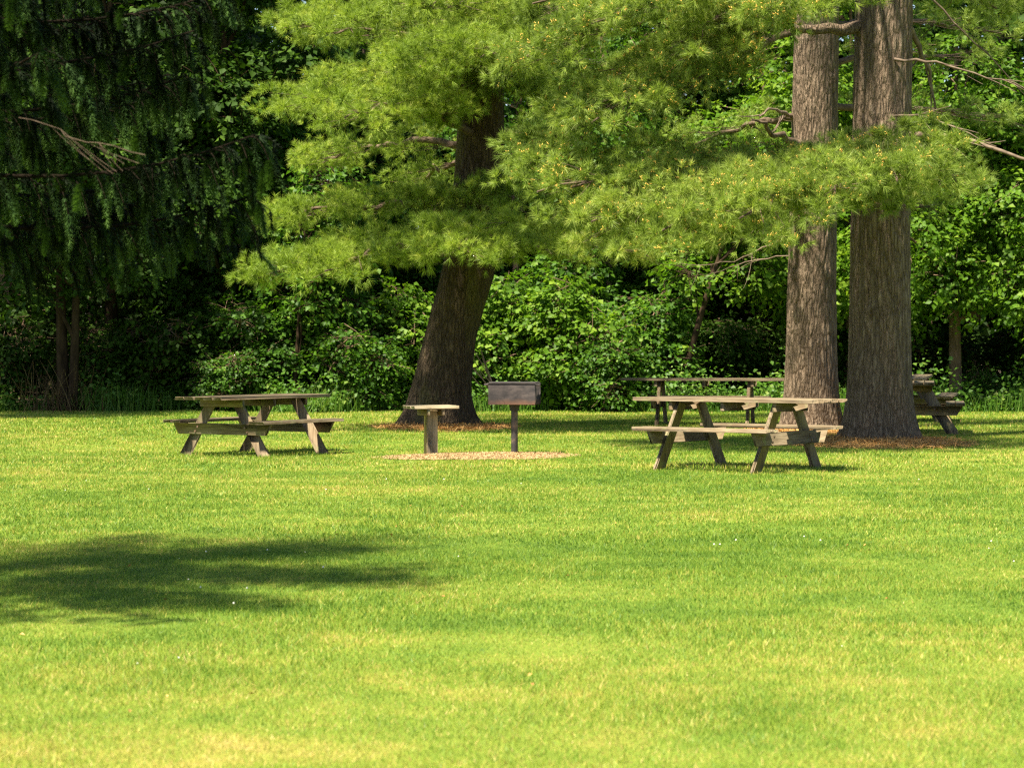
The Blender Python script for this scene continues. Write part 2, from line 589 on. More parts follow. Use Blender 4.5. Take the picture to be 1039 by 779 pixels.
PATCH = [(-0.42, 28.5, 1.12, 1.15, 3), (4.75, 31.7, 1.25, 1.9, 5), (-1.05, 37.2, 1.05, 1.6, 9), (4.4, 35.3, 1.0, 1.1, 12)]
patch_sheet('mulch_ground', 'round tan patch of bare mulch under the grill and the small post table', *PATCH[0][:4], MAT['mulch'], 3)
patch_sheet('needle_ground', 'orange brown mat of fallen needles round the thick front trunk', *PATCH[1][:4], MAT['straw'], 5)
patch_sheet('needle_ground', 'thin brown needle mat round the leaning pine', *PATCH[2][:4], MAT['straw'], 9)
patch_sheet('needle_ground', 'brown needle mat round the rear straight trunk', *PATCH[3][:4], MAT['straw'], 12)


def scatter_sticks(name, label, cat, cx, cy, rx, ry, n, L, w, mat, seed, zt):
    r = np.random.default_rng(seed)
    th = r.uniform(0, 2 * math.pi, n)
    rr = np.sqrt(r.uniform(0, 1, n)) * r.uniform(0.9, 1.12, n)
    x, y = cx + rx * rr * np.cos(th), cy + ry * rr * np.sin(th)
    P = np.stack([x, y, gz(x, y) + 0.012 + r.uniform(0, zt, n) + 0.018 * np.clip(1 - rr ** 2, 0, 1)], 1)
    D = unit(np.stack([r.normal(size=n), r.normal(size=n), r.normal(size=n) * 0.3], 1))
    S = unit(np.cross(D, unit(UP + r.normal(0, 0.3, (n, 3)))))
    Ls = L * r.uniform(0.5, 1.3, n)[:, None]
    ws = w * r.uniform(0.6, 1.4, n)[:, None]
    v = np.stack([P - D * Ls / 2 - S * ws / 2, P + D * Ls / 2 - S * ws / 2, P + D * Ls / 2 + S * ws / 2, P - D * Ls / 2 + S * ws / 2], 1)
    b = np.arange(n) * 4
    g = Geo().add(v.reshape(-1, 3), np.stack([b, b + 1, b + 2, b + 3], 1), np.repeat(r.uniform(0, 1, n), 4))
    return tag(g.build(name, mat), label, cat, kind='stuff')


scatter_sticks('wood_chips', 'tan wood chips strewn round the grill and the post table', 'wood chips', *PATCH[0][:4], 9000, 0.028, 0.007, MAT['chip'], 31, 0.012)
scatter_sticks('fallen_needles', 'orange fallen needles round the thick front trunk', 'needles', *PATCH[1][:4], 5200, 0.11, 0.006, MAT['needle_litter'], 32, 0.03)
scatter_sticks('fallen_needles', 'brown fallen needles under the leaning pine', 'needles', *PATCH[2][:4], 4500, 0.11, 0.007, MAT['needle_litter'], 33, 0.03)
scatter_sticks('fallen_needles', 'fallen needles behind the front picnic table', 'needles', *PATCH[3][:4], 3000, 0.11, 0.007, MAT['needle_litter'], 34, 0.03)


# ------------------------------------------------------------------ grass blades
def grass(zones):
    g = Geo()
    for (y0, y1, dens, h, w) in zones:
        xw = 0.2118 * y1 + 2.2
        n = int(dens * 2 * xw * (y1 - y0))
        x = rng.uniform(-xw, xw, n)
        y = rng.uniform(y0, y1, n)
        keep = np.abs(x) < 0.2118 * y + 2.0
        edge = 48.6 + 0.7 * smooth_noise(x, y, 0.9, 2)
        keep &= y < edge
        for (cx, cy, rx, ry, sd_) in PATCH:
            k = (x - cx) ** 2 / rx ** 2 + (y - cy) ** 2 / ry ** 2
            th = smooth_noise(x, y, 5.0, sd_ + 50) * 0.35 + rng.normal(0, 0.12, n)
            inside = (k < 0.75 + th) | ((k < 1.2 + th) & (rng.uniform(0, 1, n) < 0.5))
            if sd_ != 3:
                inside &= rng.uniform(0, 1, n) < 0.55
            keep &= ~inside
        x, y = x[keep], y[keep]
        n = len(x)
        ht = h * (0.75 + 0.45 * smooth_noise(x, y, 3.2, 21)) * rng.uniform(0.55, 1.25, n)
        for (tx_, ty_, s_) in ((-3.2, 30.2, 0.9), (2.4, 25.4, 0.9), (0.03, 29.2, 0.12), (-0.98, 29.3, 0.12), (-1.1, 37.6, 0.6)):
            ht *= 1 + 0.9 * np.exp(-((x - tx_) ** 2 + (y - ty_) ** 2) / s_ ** 2)      # where the mower cannot reach
        z = gz(x, y)
        a = rng.uniform(0, 2 * math.pi, n)
        lean = np.abs(rng.normal(0, 0.75, n))
        D = np.stack([np.cos(a) * lean, np.sin(a) * lean, np.ones(n)], 1)
        b = rng.uniform(0, 2 * math.pi, n)
        S = np.stack([np.cos(b), np.sin(b), np.zeros(n)], 1) * (w * rng.uniform(0.7, 1.4, n) / 2)[:, None]
        P = np.stack([x, y, z - 0.003], 1)
        v = np.stack([P - S, P + S, P + D * ht[:, None]], 1).reshape(-1, 3)
        k = np.arange(n) * 3
        g.add(v, np.stack([k, k + 1, k + 2], 1), np.repeat(np.clip(rng.normal(0.5, 0.3, n), 0, 1), 3))
    return g


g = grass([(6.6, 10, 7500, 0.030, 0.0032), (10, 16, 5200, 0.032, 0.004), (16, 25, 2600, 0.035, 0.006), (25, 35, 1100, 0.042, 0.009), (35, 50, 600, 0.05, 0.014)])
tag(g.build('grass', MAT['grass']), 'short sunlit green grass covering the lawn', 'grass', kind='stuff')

# clover heads: tiny white dots in the turf
g = Geo()
octa = np.array([[1, 0, 0], [-1, 0, 0], [0, 1, 0], [0, -1, 0], [0, 0, 1], [0, 0, -1]], float)
octf = np.array([[0, 2, 4], [2, 1, 4], [1, 3, 4], [3, 0, 4], [2, 0, 5], [1, 2, 5], [3, 1, 5], [0, 3, 5]])
for k in range(70):
    y = 7 + 17 * rng.uniform() ** 0.8
    x = rng.uniform(-0.2, 0.25) * y
    if smooth_noise(np.array([x]), np.array([y]), 0.9, 77)[0] < 0.05:
        continue
    g.add(np.array([x, y, float(gz(x, y)) + rng.uniform(0.035, 0.06)]) + octa * rng.uniform(0.003, 0.007), octf, rng.uniform())
tag(g.build('clover_flowers', MAT['petal']), 'tiny white clover flowers dotted in the near grass', 'flowers', kind='stuff')


g = Geo()
for k in range(60):
    y = 8 + 30 * rng.uniform() ** 1.2
    p = np.array([rng.uniform(-0.22, 0.22) * y, y, 0.0])
    p[2] = gz(p[0], p[1]) + rng.uniform(0.02, 0.04)
    a_ = unit(rng.normal(size=3) * np.array([1, 1, 0.3]))
    b_ = unit(np.cross(a_, UP + rng.normal(0, 0.4, 3)))
    l_ = rng.uniform(0.008, 0.018)
    g.add(p + np.stack([-a_ * l_, b_ * l_ * 0.5 + UP * 0.006, a_ * l_, -b_ * l_ * 0.5 + UP * 0.006]), np.array([[0, 2, 1], [0, 3, 2]]), rng.uniform())
tag(g.build('fallen_leaves', MAT['needle_litter']), 'a few small dry brown leaves lying in the grass', 'leaves', kind='stuff')


# ------------------------------------------------------------------ foliage generators
def needles(g, P, D, L, nn, w, spread=0.85, tint=None, mi=0, along=0.05, r=rng):
    """Bundles of nn long needles bursting from each twig tip P along D."""
    N = len(P)
    Pn = np.repeat(P, nn, 0)
    Dn = np.repeat(D, nn, 0)
    d = unit(Dn + spread * unit(r.normal(size=(N * nn, 3))))
    d[:, 2] -= 0.10
    base = Pn - Dn * (r.uniform(0, along, N * nn))[:, None]
    ln = L * r.uniform(0.75, 1.15, N * nn) * np.repeat(r.uniform(0.72, 1.25, N), nn)
    s = unit(np.cross(d, r.normal(size=(N * nn, 3)))) * (w / 2)
    v = np.stack([base - s, base + s, base + d * ln[:, None]], 1).reshape(-1, 3)
    k = np.arange(N * nn) * 3
    if tint is None:
        tint = np.clip(r.normal(0.5, 0.16, N), 0, 1)
    tt = np.repeat(np.clip(np.repeat(tint, nn) + r.normal(0, 0.10, N * nn), 0, 1), 3)
    g.add(v, np.stack([k, k + 1, k + 2], 1), tt, mi)


def cones(g, P, D, r=rng):
    """Small upright pollen cones in a ring at a shoot's tip."""
    for p, d in zip(P, D):
        for k in range(r.integers(2, 5)):
            c = p + d * 0.02 + r.normal(0, 0.016, 3)
            ax = unit(d + r.normal(0, 0.5, 3))
            s = unit(np.cross(ax, r.normal(size=3)))
            u = np.cross(ax, s)
            v = c + np.stack([s * .007, -s * .007, u * .007, -u * .007, ax * .03, -ax * .014])
            g.add(v, octf, r.uniform(0.2, 1))


class Pine:
    def __init__(self, name, label, base, needle, bark):
        self.root = tag(empty(name, base), label, 'pine tree', 'pine trees on the lawn')
        self.base = np.asarray(base, float)
        self.crown, self.cone, self.needle, self.bark = Geo(), Geo(), needle, bark
        self.ndead = 0

    def trunk(self, path, flare, seed, lump=0.02):
        """path: rows of (x offset, y offset, z, radius)."""
        path = np.asarray(path, float)
        zs = np.concatenate([np.linspace(-0.1, 0.6, 15), np.linspace(0.65, 7.0, 90), np.linspace(7.3, path[-1, 2], 30)])
        cx = np.interp(zs, path[:, 2], path[:, 0])
        cy = np.interp(zs, path[:, 2], path[:, 1])
        k = np.ones(9) / 9
        for a in (cx, cy):
            a[:] = np.convolve(np.pad(a, 4, mode='edge'), k, 'valid')
        rr = np.interp(zs, path[:, 2], path[:, 3])
        n = 120
        th = np.linspace(0, 2 * math.pi, n, endpoint=False)
        r = np.random.default_rng(seed)
        ph = r.uniform(0, 7, 12)
        Z, TH = np.meshgrid(zs, th, indexing='ij')
        fl = flare * np.exp(-np.clip(Z, 0, None) / 0.26) * (1 + 0.35 * np.cos(4 * TH + ph[0]) + 0.3 * np.cos(7 * TH + ph[1])) + 0.10 * np.exp(-np.clip(Z, 0, None) / 0.9)
        rad = rr[:, None] * (1 + fl)
        rad += lump * np.cos(2 * TH + ph[2] + Z * 0.5) + lump * 0.6 * np.cos(3 * TH + ph[3] - Z * 0.8)
        rg = np.zeros_like(Z)
        for q_, fq in enumerate((19, 27, 34, 43)):
            rg += np.abs(np.sin(0.5 * (fq * TH + 3.0 * np.sin(Z * (2.1 + q_) + ph[4 + q_]) + 1.5 * np.sin(Z * 7.3 + ph[5 + q_]))))
        rad += (rg / 4 - 0.6) * 0.035
        for k in range(9):
            kz, kt, ks = r.uniform(0.9, 6.5), r.uniform(math.pi, 2 * math.pi), r.uniform(0.05, 0.09)
            dd = np.sqrt(((Z - kz) / 1.3) ** 2 + ((np.mod(TH - kt + math.pi, 2 * math.pi) - math.pi) * rr[:, None]) ** 2)
            rad += 0.05 * np.exp(-(dd / ks) ** 2) - 0.055 * np.exp(-(dd / (ks * 0.4)) ** 2)
        v = np.stack([cx[:, None] + rad * np.cos(TH), cy[:, None] + rad * np.sin(TH), Z], -1).reshape(-1, 3)
        i = np.arange(n)
        j = (i + 1) % n
        f = np.concatenate([np.stack([a * n + i, a * n + j, a * n + n + j, a * n + n + i], 1) for a in range(len(zs) - 1)])
        o = Geo().add(v, f).build('trunk', self.bark, self.root, smooth=True)
        self.path = path
        return o

    def axis(self, z):
        p = self.path
        return self.base + np.array([np.interp(z, p[:, 2], p[:, 0]), np.interp(z, p[:, 2], p[:, 1]), z])

    def bough(self, z0, tip, rise=0.5, r0=0.07, hw=1.0, th=0.5, ncl=60, tufts=20, nn=32, L=0.115, w=0.0055, t0=0.2, cone=0.0, limb=True, bias=0.0, mid=None, rc=(0.18, 0.36)):
        p0 = self.axis(z0)
        tip = np.asarray(tip, float)
        c = (p0 + tip) / 2 + UP * rise if mid is None else np.asarray(mid)
        pts = bez(p0, c, tip, 14)
        pts[2:-1] += rng.normal(0, 0.035, (len(pts) - 3, 3))
        rad = np.linspace(r0, 0.012, 14)
        if limb:
            g = tube(Geo(), pts, rad, 8)
            g.build('limb', self.bark if r0 > 0.09 else MAT['bark_twig'], self.root, smooth=True, offset=self.base)
        else:
            tube(self.crown, pts, rad, 5, 0.5, 1, False)
        if ncl <= 0:
            return pts
        ncl = int(ncl * 0.95)
        t = t0 + (1 - t0) * rng.uniform(0, 1, ncl) ** 0.75
        fi = t * 13
        B = np.stack([np.interp(fi, np.arange(14), pts[:, k]) for k in range(3)], 1)
        T = unit(tip - p0)
        lat = unit(np.cross(T, UP))
        prof = np.sqrt(np.clip(1 - ((t - 0.56) / 0.52) ** 2, 0.03, 1))
        u = rng.uniform(-1, 1, ncl)
        C = B + lat * (hw * prof * u)[:, None] + UP * (0.62 * th * (rng.uniform(-0.5, 0.75, ncl) - 0.35 * u * u))[:, None] + T * (rng.uniform(-0.1, 0.25, ncl))[:, None]
        back = np.clip(fi - 1.6, 0, 13)
        B0 = np.stack([np.interp(back, np.arange(14), pts[:, k]) for k in range(3)], 1)
        for a, b in zip(B0, C):
            m_ = (a + b) / 2 + np.array([0, 0, -0.05]) + rng.normal(0, 0.03, 3)
            tube(self.crown, bez(a, m_, b, 4), np.linspace(0.009, 0.003, 4), 3, 0.5, 1, False)
        n = ncl * tufts
        out = unit(C - p0)
        d = unit(rng.normal(size=(n, 3)) + np.repeat(out, tufts, 0) * 0.45 + UP * 0.8)
        rcl = np.repeat(rng.uniform(rc[0], rc[1], ncl), tufts)
        P = np.repeat(C, tufts, 0) + d * (rcl * rng.uniform(0.25, 1, n))[:, None] * np.array([1, 1, 0.75])
        tint = np.clip(np.repeat(rng.normal(0.5 + bias, 0.11, ncl), tufts) + rng.normal(0, 0.09, n), 0.02, 0.98)
        needles(self.crown, P, d, L, nn, w, 0.8, tint)
        if cone > 0:
            k = rng.uniform(0, 1, n) < cone * np.repeat(rng.uniform(0, 1, ncl) ** 2 * 3.0, tufts)
            cones(self.cone, P[k], d[k])
        return pts

    def upper(self, z0, z1, rad0, whorls, per, sun_gap=0.0):
        for a in range(whorls):
            f = a / max(1, whorls - 1)
            z = z0 + (z1 - z0) * f
            ph = rng.uniform(0, 7)
            for b in range(per):
                th = ph + b * 2 * math.pi / per + rng.normal(0, 0.2)
                ln = rad0 * (1 - 0.75 * f) * rng.uniform(0.7, 1.1)
                tip = self.axis(z) + np.array([math.cos(th) * ln, math.sin(th) * ln, 0.15 * ln])
                self.bough(z, tip, 0.2, 0.05, ln * 0.33, 0.35, 14, 8, 12, 0.2, 0.013, 0.35, limb=False, rc=(0.25, 0.45))

    def dead_branch(self, pts, r0, fork=3):
        pts = np.asarray(pts, float)
        dead = Geo()
        p = bez(pts[0], pts[1], pts[2], 12) + rng.normal(0, 0.015, (12, 3))
        tube(dead, p, np.linspace(r0, r0 * 0.3, 12), 6)
        for k in range(fork):
            i = rng.integers(3, 11)
            d = unit(p[min(i + 1, 11)] - p[i - 1]) + rng.normal(0, 0.55, 3) + np.array([0, 0, -0.25])
            e = p[i] + unit(d) * rng.uniform(0.25, 0.7)
            tube(dead, bez(p[i], (p[i] + e) / 2 + rng.normal(0, 0.05, 3), e, 6), np.linspace(r0 * 0.35, 0.003, 6), 4)
        dead.build('dead_branch', MAT['bark_dead'], self.root, smooth=True, offset=self.base)

    def finish(self):
        self.crown.build('crown', [self.needle, MAT['bark_twig']], self.root, offset=self.base)
        if self.cone.n:
            o = self.cone.build('pollen_cones', MAT['pollen'], self.root, offset=self.base)
            o['kind'] = 'stuff'


# --- the leaning pine
base = np.array([-1.15, 38.0, 0.0])
pl = Pine('pine_tree', 'big leaning pine with brown mossy trunk behind the small post table', base, MAT['pine_needle'], MAT['bark_dark'])
pl.trunk([(0, 0, -0.1, 0.46), (0.03, 0, 0.5, 0.41), (0.2, 0, 1.43, 0.365), (0.46, 0, 2.36, 0.38), (0.58, 0, 3.0, 0.38), (0.63, 0, 4.2, 0.37), (0.7, 0, 7, 0.30), (0.7, 0, 17, 0.05)], 0.34, 3, 0.03)
pl.bough(2.9, at(262, 282, 35.2), 0.35, 0.08, 0.95, 0.45, 75, bias=0.05)
pl.bough(2.8, at(330, 275, 34.6), 0.4, 0.07, 0.8, 0.4, 50, bias=0.03)
pl.bough(3.3, at(288, 222, 36.5), 0.35, 0.08, 1.0, 0.40, 65)
pl.bough(3.0, at(470, 262, 34.2), 0.5, 0.07, 0.9, 0.40, 60, t0=0.35)
pl.bough(3.0, at(560, 258, 34.8), 0.4, 0.07, 0.8, 0.40, 50, t0=0.3)
pl.bough(3.1, at(660, 262, 37.5), 0.3, 0.07, 0.8, 0.35, 42)
pl.bough(4.6, at(306, 100, 35.0), 0.6, 0.08, 1.1, 0.6, 95, bias=0.06)
pl.bough(4.5, at(350, 120, 33.8), 0.6, 0.07, 0.9, 0.5, 60, bias=0.05)
pl.bough(4.4, at(320, 165, 40.5), 0.4, 0.07, 0.9, 0.4, 40)
pl.bough(6.0, at(288, 30, 37.5), 0.5, 0.07, 1.0, 0.6, 70)
pl.bough(5.6, at(330, 35, 36.0), 0.5, 0.07, 1.0, 0.5, 50)
pl.bough(5.4, at(425, 70, 33.6), 0.5, 0.07, 0.9, 0.5, 65, bias=0.05)
pl.bough(5.6, at(500, 55, 33.0), 0.5, 0.07, 0.9, 0.5, 70, bias=0.05)
pl.bough(6.2, at(440, 5, 33.8), 0.5, 0.07, 1.0, 0.5, 60, bias=0.05)
pl.bough(6.0, at(590, 15, 34.5), 0.5, 0.07, 1.0, 0.5, 50)
for (px, py, d) in ((420, 190, 41), (560, 160, 41.5), (620, 80, 40), (360, 90, 41.5), (500, 110, 42)):
    pl.bough(max(3.4, at(px, py, d)[2] + 0.2), at(px, py, d), 0.3, 0.06, 0.9, 0.4, 26, 10, 24, 0.13, 0.007, bias=-0.1)
for (px, py, d, z0, n) in ((470, 90, 36.9, 5.9, 30), (520, 80, 36.8, 6.0, 30), (440, 120, 37.2, 5.7, 30), (555, 105, 37.2, 5.8, 26), (490, 40, 36.6, 6.6, 34), (440, 215, 37.0, 4.0, 20), (530, 215, 36.9, 4.0, 20)):
    pl.bough(z0, at(px, py, d), 0.15, 0.05, 0.6, 0.5, n, bias=-0.05, t0=0.35, limb=False)
pl.upper(8.5, 16.5, 1.7, 6, 4)
pl.dead_branch([pl.axis(3.4) + np.array([0.2, -0.45, 0]), at(500, 220, 37.2), at(512, 204, 37.0)], 0.02, 1)
pl.finish()

# --- the thick straight pine in front of the others
base = np.array([4.99, 32.8, 0.0])
pr = Pine('pine_tree', 'thick straight grey pine trunk standing nearest the front picnic table', base, MAT['pine_needle_olive'], MAT['bark_pine'])
pr.trunk([(0, 0, -0.1, 0.42), (0, 0, 0.6, 0.42), (0.01, 0, 2.0, 0.415), (0.02, 0, 4.0, 0.40), (0.04, 0, 6.5, 0.37), (0.04, 0, 10, 0.27), (0.04, 0, 19, 0.05)], 0.27, 8, 0.016)
CF = 0.15
for (px, py, d, z0, hw, n, b) in ((545, 195, 29.6, 3.7, 0.8, 60, .07), (600, 225, 28.9, 3.6, 0.8, 62, .08), (670, 235, 28.4, 3.6, 0.8, 62, .06), (750, 222, 28.0, 3.7, 0.8, 60, .05),
                               (840, 205, 28.2, 3.7, 0.8, 56, .02), (910, 185, 28.8, 3.8, 0.75, 46, -.02), (970, 185, 29.6, 3.9, 0.55, 26, -.08)):
    pr.bough(z0, at(px, py, d), 0.35, 0.07, hw, 0.85, int(n * 1.3), cone=CF, t0=0.3, bias=b)
for (px, py, d, z0, hw, n, rise) in ((528, 62, 30.0, 5.5, 0.9, 66, .5), (600, 25, 29.4, 5.7, 0.9, 66, .5), (680, 50, 29.6, 5.4, 0.8, 50, .5), (523, 165, 30.6, 4.9, 0.85, 66, .7), (600, 125, 29.6, 4.9, 0.9, 66, .7),
                                     (560, 110, 31.0, 5.1, 0.8, 50, .6), (670, 110, 29.8, 4.9, 0.7, 36, .6), (540, 5, 30.5, 6.2, 0.9, 50, .5), (700, 0, 29.2, 6.2, 0.7, 40, .4), (775, 12, 28.8, 5.9, 0.6, 34, .3), (850, 2, 28.8, 6.1, 0.5, 20, .3)):
    pr.bough(max(z0 + 0.7, 6.25 + rng.uniform(0, 0.6)), at(px, py, d), rise * 0.4, 0.045, hw, 0.5, n, cone=CF, t0=0.42)
pr.bough(5.55, at(728, 72, 31.5), 0, 0.10, 0, 0, 0, mid=at(800, 18, 32.2))
pr.bough(6.3, at(1010, 10, 33.5), 0.2, 0.07, 0.8, 0.4, 26)
for (tx_, ty_, tz_, n) in ((8.0, 27.5, 8.0, 40), (9.5, 30.0, 7.8, 40)):
    pr.bough(tz_ + 0.2, (tx_, ty_, tz_), 0.4, 0.08, 1.1, 0.5, n, 11, 16, 0.17, 0.010, t0=0.3)
pr.upper(8.5, 18.5, 1.8, 6, 4)
pr.dead_branch([pr.axis(4.1) + np.array([0.3, -0.2, 0]), at(960, 128, 32.3), at(1075, 176, 31.5)], 0.05, 6)
pr.dead_branch([pr.axis(4.45) + np.array([0.1, -0.38, -0.1]), at(930, 108, 32.2), at(1010, 150, 31.8)], 0.018, 4)
pr.dead_branch([pr.axis(5.2) + np.array([0.1, -0.38, -0.1]), at(960, 62, 32.2), at(1045, 92, 32)], 0.022, 5)
pr.dead_branch([pr.axis(6.4) + np.array([0.3, 0.1, 0]), at(965, 25, 33), at(1040, 95, 33)], 0.02, 4)
pr.dead_branch([pr.axis(5.6) + np.array([0.35, 0.1, 0]), at(938, 50, 33.2), at(950, 115, 33.5)], 0.045, 3)
pr.finish()

# --- the slimmer pine behind it
base = np.array([4.45, 36.0, 0.0])
pb = Pine('pine_tree', 'slimmer grey pine trunk behind and left of the thickest trunk', base, MAT['pine_needle_olive'], MAT['bark_pine'])
pb.trunk([(0, 0, -0.1, 0.40), (0, 0, 0.6, 0.385), (0.01, 0, 2.0, 0.365), (0.05, 0, 4.0, 0.345), (0.08, 0, 6.5, 0.31), (0.1, 0, 10, 0.24), (0.1, 0, 18, 0.05)], 0.20, 15, 0.012)
for (px, py, d, z0, n) in ((690, 235, 38.5, 3.6, 30), (760, 240, 35.0, 3.4, 24), (980, 60, 38, 5.4, 24), (950, 215, 38.5, 3.6, 26), (1015, 35, 38.5, 6.0, 30), (1040, 130, 38.5, 4.8, 26), (700, 150, 38.5, 4.6, 24)):
    pb.bough(z0, at(px, py, d), 0.3, 0.06, 0.8, 0.4, n, 11, 26, 0.125, 0.007, bias=-0.12)
pb.bough(4.0, at(762, 122, 34.6), 0, 0.07, 0, 0, 0, mid=at(790, 128, 35.4))
pb.upper(7.5, 17.5, 1.8, 6, 4)
pb.dead_branch([pb.axis(4.6) + np.array([-0.3, 0, 0]), at(790, 105, 35.6), at(770, 118, 35)], 0.035, 3)
pb.dead_branch([pb.axis(2.6) + np.array([-0.3, 0, 0]), at(760, 262, 36.4), at(715, 280, 36.6)], 0.011, 3)
pb.dead_branch([pb.axis(3.0) + np.array([-0.3, 0, 0]), at(750, 275, 36.6), at(690, 268, 36.8)], 0.013, 3)
pb.finish()


# ------------------------------------------------------------------ the dark spruce at the left
def brush(g, pts, nl, L, w, r, tint, grad=0.0):
    """A shoot: needles standing all round a thin twig."""
    K = len(pts)
    n = nl
    f = r.uniform(0, K - 1.001, n)
    i = f.astype(int)
    p = pts[i] + (pts[i + 1] - pts[i]) * (f - i)[:, None]
    T = unit(pts[i + 1] - pts[i])
    rd = r.normal(size=(n, 3))
    rd = unit(rd - T * np.sum(rd * T, 1)[:, None])
    d = unit(rd + T * 0.6)
    s = unit(np.cross(d, T)) * (w / 2)
    ln = L * r.uniform(0.7, 1.15, n) * np.clip(0.45 + (K - 1 - f) * 0.8, 0, 1)
    v = np.stack([p - s, p + s, p + d * ln[:, None]], 1).reshape(-1, 3)
    k = np.arange(n) * 3
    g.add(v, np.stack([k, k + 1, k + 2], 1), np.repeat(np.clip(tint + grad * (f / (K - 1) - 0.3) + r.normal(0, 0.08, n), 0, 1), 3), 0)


def spruce(base, H, R0, label, seed):
    r = np.random.default_rng(seed)
    base = np.asarray(base, float)
    root = tag(empty('spruce_tree', base), label, 'spruce tree')
    zs = np.linspace(-0.05, H, 24)
    tube(Geo(), np.stack([0.03 * np.sin(zs), 0.03 * np.cos(zs * 0.7), zs], 1), 0.24 * (1 - zs / (H + 0.3)) + 0.01, 20).build('trunk', MAT['bark_dark'], root, smooth=True)
    crown = Geo()
    z = 2.4
    while z < H - 0.4:
        f = (z - 1.5) / (H - 1.5)
        nb = 8 if z < 4.6 else 5
        ph = r.uniform(0, 7)
        for b in range(nb):
            th = ph + b * 2 * math.pi / nb + r.normal(0, 0.15)
            ln = (R0 * (1 - f) ** 0.8 + 0.25) * r.uniform(0.85, 1.08)
            e = np.array([math.cos(th), math.sin(th), 0])
            p0 = np.array([0, 0, z])
            tip = e * ln + UP * (z - 0.12 * ln + 0.1)
            pts = bez(p0, e * ln * 0.55 + UP * (z - 0.30 * ln + 0.15), tip, 12)
            tube(crown, pts, np.linspace(0.02, 0.004, 12), 5, 0.5, 1, False)
            bt = r.normal(0, 0.10)  # tints some boughs lighter as if lit, others darker
            fine = (tip[0] > 0.4 and z < 4.7 and tip[1] < 2.6)
            step = 0.085 if fine else (0.42 if z < 5 else 0.50)
            side = unit(np.cross(e, UP))
            if fine:
                brush(crown, pts[3:], int(420 * ln), 0.034, 0.005, r, 0.12)
            s = 0.22 * ln
            while s < ln:
                fi = min(s / ln * 11, 10.9)
                k = int(fi)
                B = pts[k] + (pts[k + 1] - pts[k]) * (fi - k)
                for sg in (-1, 1):
                    tl = (0.16 + 0.30 * (1 - s / ln) + 0.1 * r.uniform()) * (1 if f < 0.6 else 0.7)
                    dirv = unit(side * sg * r.uniform(0.5, 1.0) + e * 0.55 + r.normal(0, 0.15, 3))
                    m_ = B + dirv * tl * 0.45 + UP * 0.02
                    en = B + dirv * tl * 0.9 - UP * tl * r.uniform(0.2, 0.75)
                    tp = bez(B, m_, en, 5)
                    tn = np.clip(r.normal(0.45, 0.12) + bt + 0.16 * math.sin(s * 7 + ph * 3 + b), 0, 1)
                    if fine:
                        tube(crown, tp, np.linspace(0.005, 0.002, 5), 3, 0.5, 1, False)
                        brush(crown, tp, int(330 * tl), 0.024, 0.005, r, tn - 0.36)  # inner needles tinted near-black, painting in shade between the hanging shoots
                        for q_ in range(r.integers(2, 5)):
                            j = r.integers(1, 5)
                            dd = unit(dirv * 0.35 + side * r.normal(0, 0.3) - UP * r.uniform(0.8, 1.8) + r.normal(0, 0.15, 3))
                            l2 = r.uniform(0.10, 0.19)
                            brush(crown, bez(tp[j], tp[j] + dd * l2 * 0.5 + UP * 0.01, tp[j] + dd * l2 - UP * 0.02, 4), int(1700 * l2), 0.036, 0.0055, r, np.clip(tn + r.normal(0.0, 0.2), 0, 1), 0.45)
                    else:
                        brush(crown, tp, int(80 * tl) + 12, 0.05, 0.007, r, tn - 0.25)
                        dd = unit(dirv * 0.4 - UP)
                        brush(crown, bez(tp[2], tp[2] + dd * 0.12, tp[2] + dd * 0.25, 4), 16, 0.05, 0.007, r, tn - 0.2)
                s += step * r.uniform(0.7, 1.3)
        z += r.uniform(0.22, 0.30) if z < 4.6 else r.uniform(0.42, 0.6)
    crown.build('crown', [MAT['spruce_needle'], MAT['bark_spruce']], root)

    def twig(a, b, c, r0, fork):
        dead = Geo()
        p = bez(a, b, c, 10) - base
        p[1:] += r.normal(0, 0.011, (9, 3))
        tube(dead, p, np.linspace(r0, 0.0015, 10), 4)
        for k in range(fork):
            i = r.integers(2, 8)
            e = p[i] + (p[9] - p[i]) * r.uniform(0.4, 0.8) + np.array([r.normal(0, .03), 0, -r.uniform(0.03, 0.12)])
            tube(dead, bez(p[i], (p[i] + e) / 2 + np.array([0, 0, -.01]), e, 5), np.linspace(r0 * 0.6, 0.001, 5), 3)
        dead.build('dead_branch', MAT['bark_twig'], root)
    twig(at(20, 120, 11.0), at(80, 138, 10.4), at(146, 157, 10.0), 0.0012, 8)
    return root


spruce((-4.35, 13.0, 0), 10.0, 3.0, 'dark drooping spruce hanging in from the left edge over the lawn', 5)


# ------------------------------------------------------------------ broadleaf trees and shrubs
def leafs(g, P, N, T, S, tint, mi=0, wid=0.42):
    n = len(P)
    T = unit(T - N * np.sum(T * N, 1)[:, None])
    B = np.cross(N, T)
    S = S[:, None]
    v = np.stack([P, P + T * S * 0.42 + B * S * wid + N * S * 0.10, P + T * S - N * S * 0.12, P + T * S * 0.42 - B * S * wid + N * S * 0.10], 1)
    k = np.arange(n) * 4
    g.add(v.reshape(-1, 3), np.concatenate([np.stack([k, k + 2, k + 1], 1), np.stack([k, k + 3, k + 2], 1)]), np.repeat(tint, 4), mi)


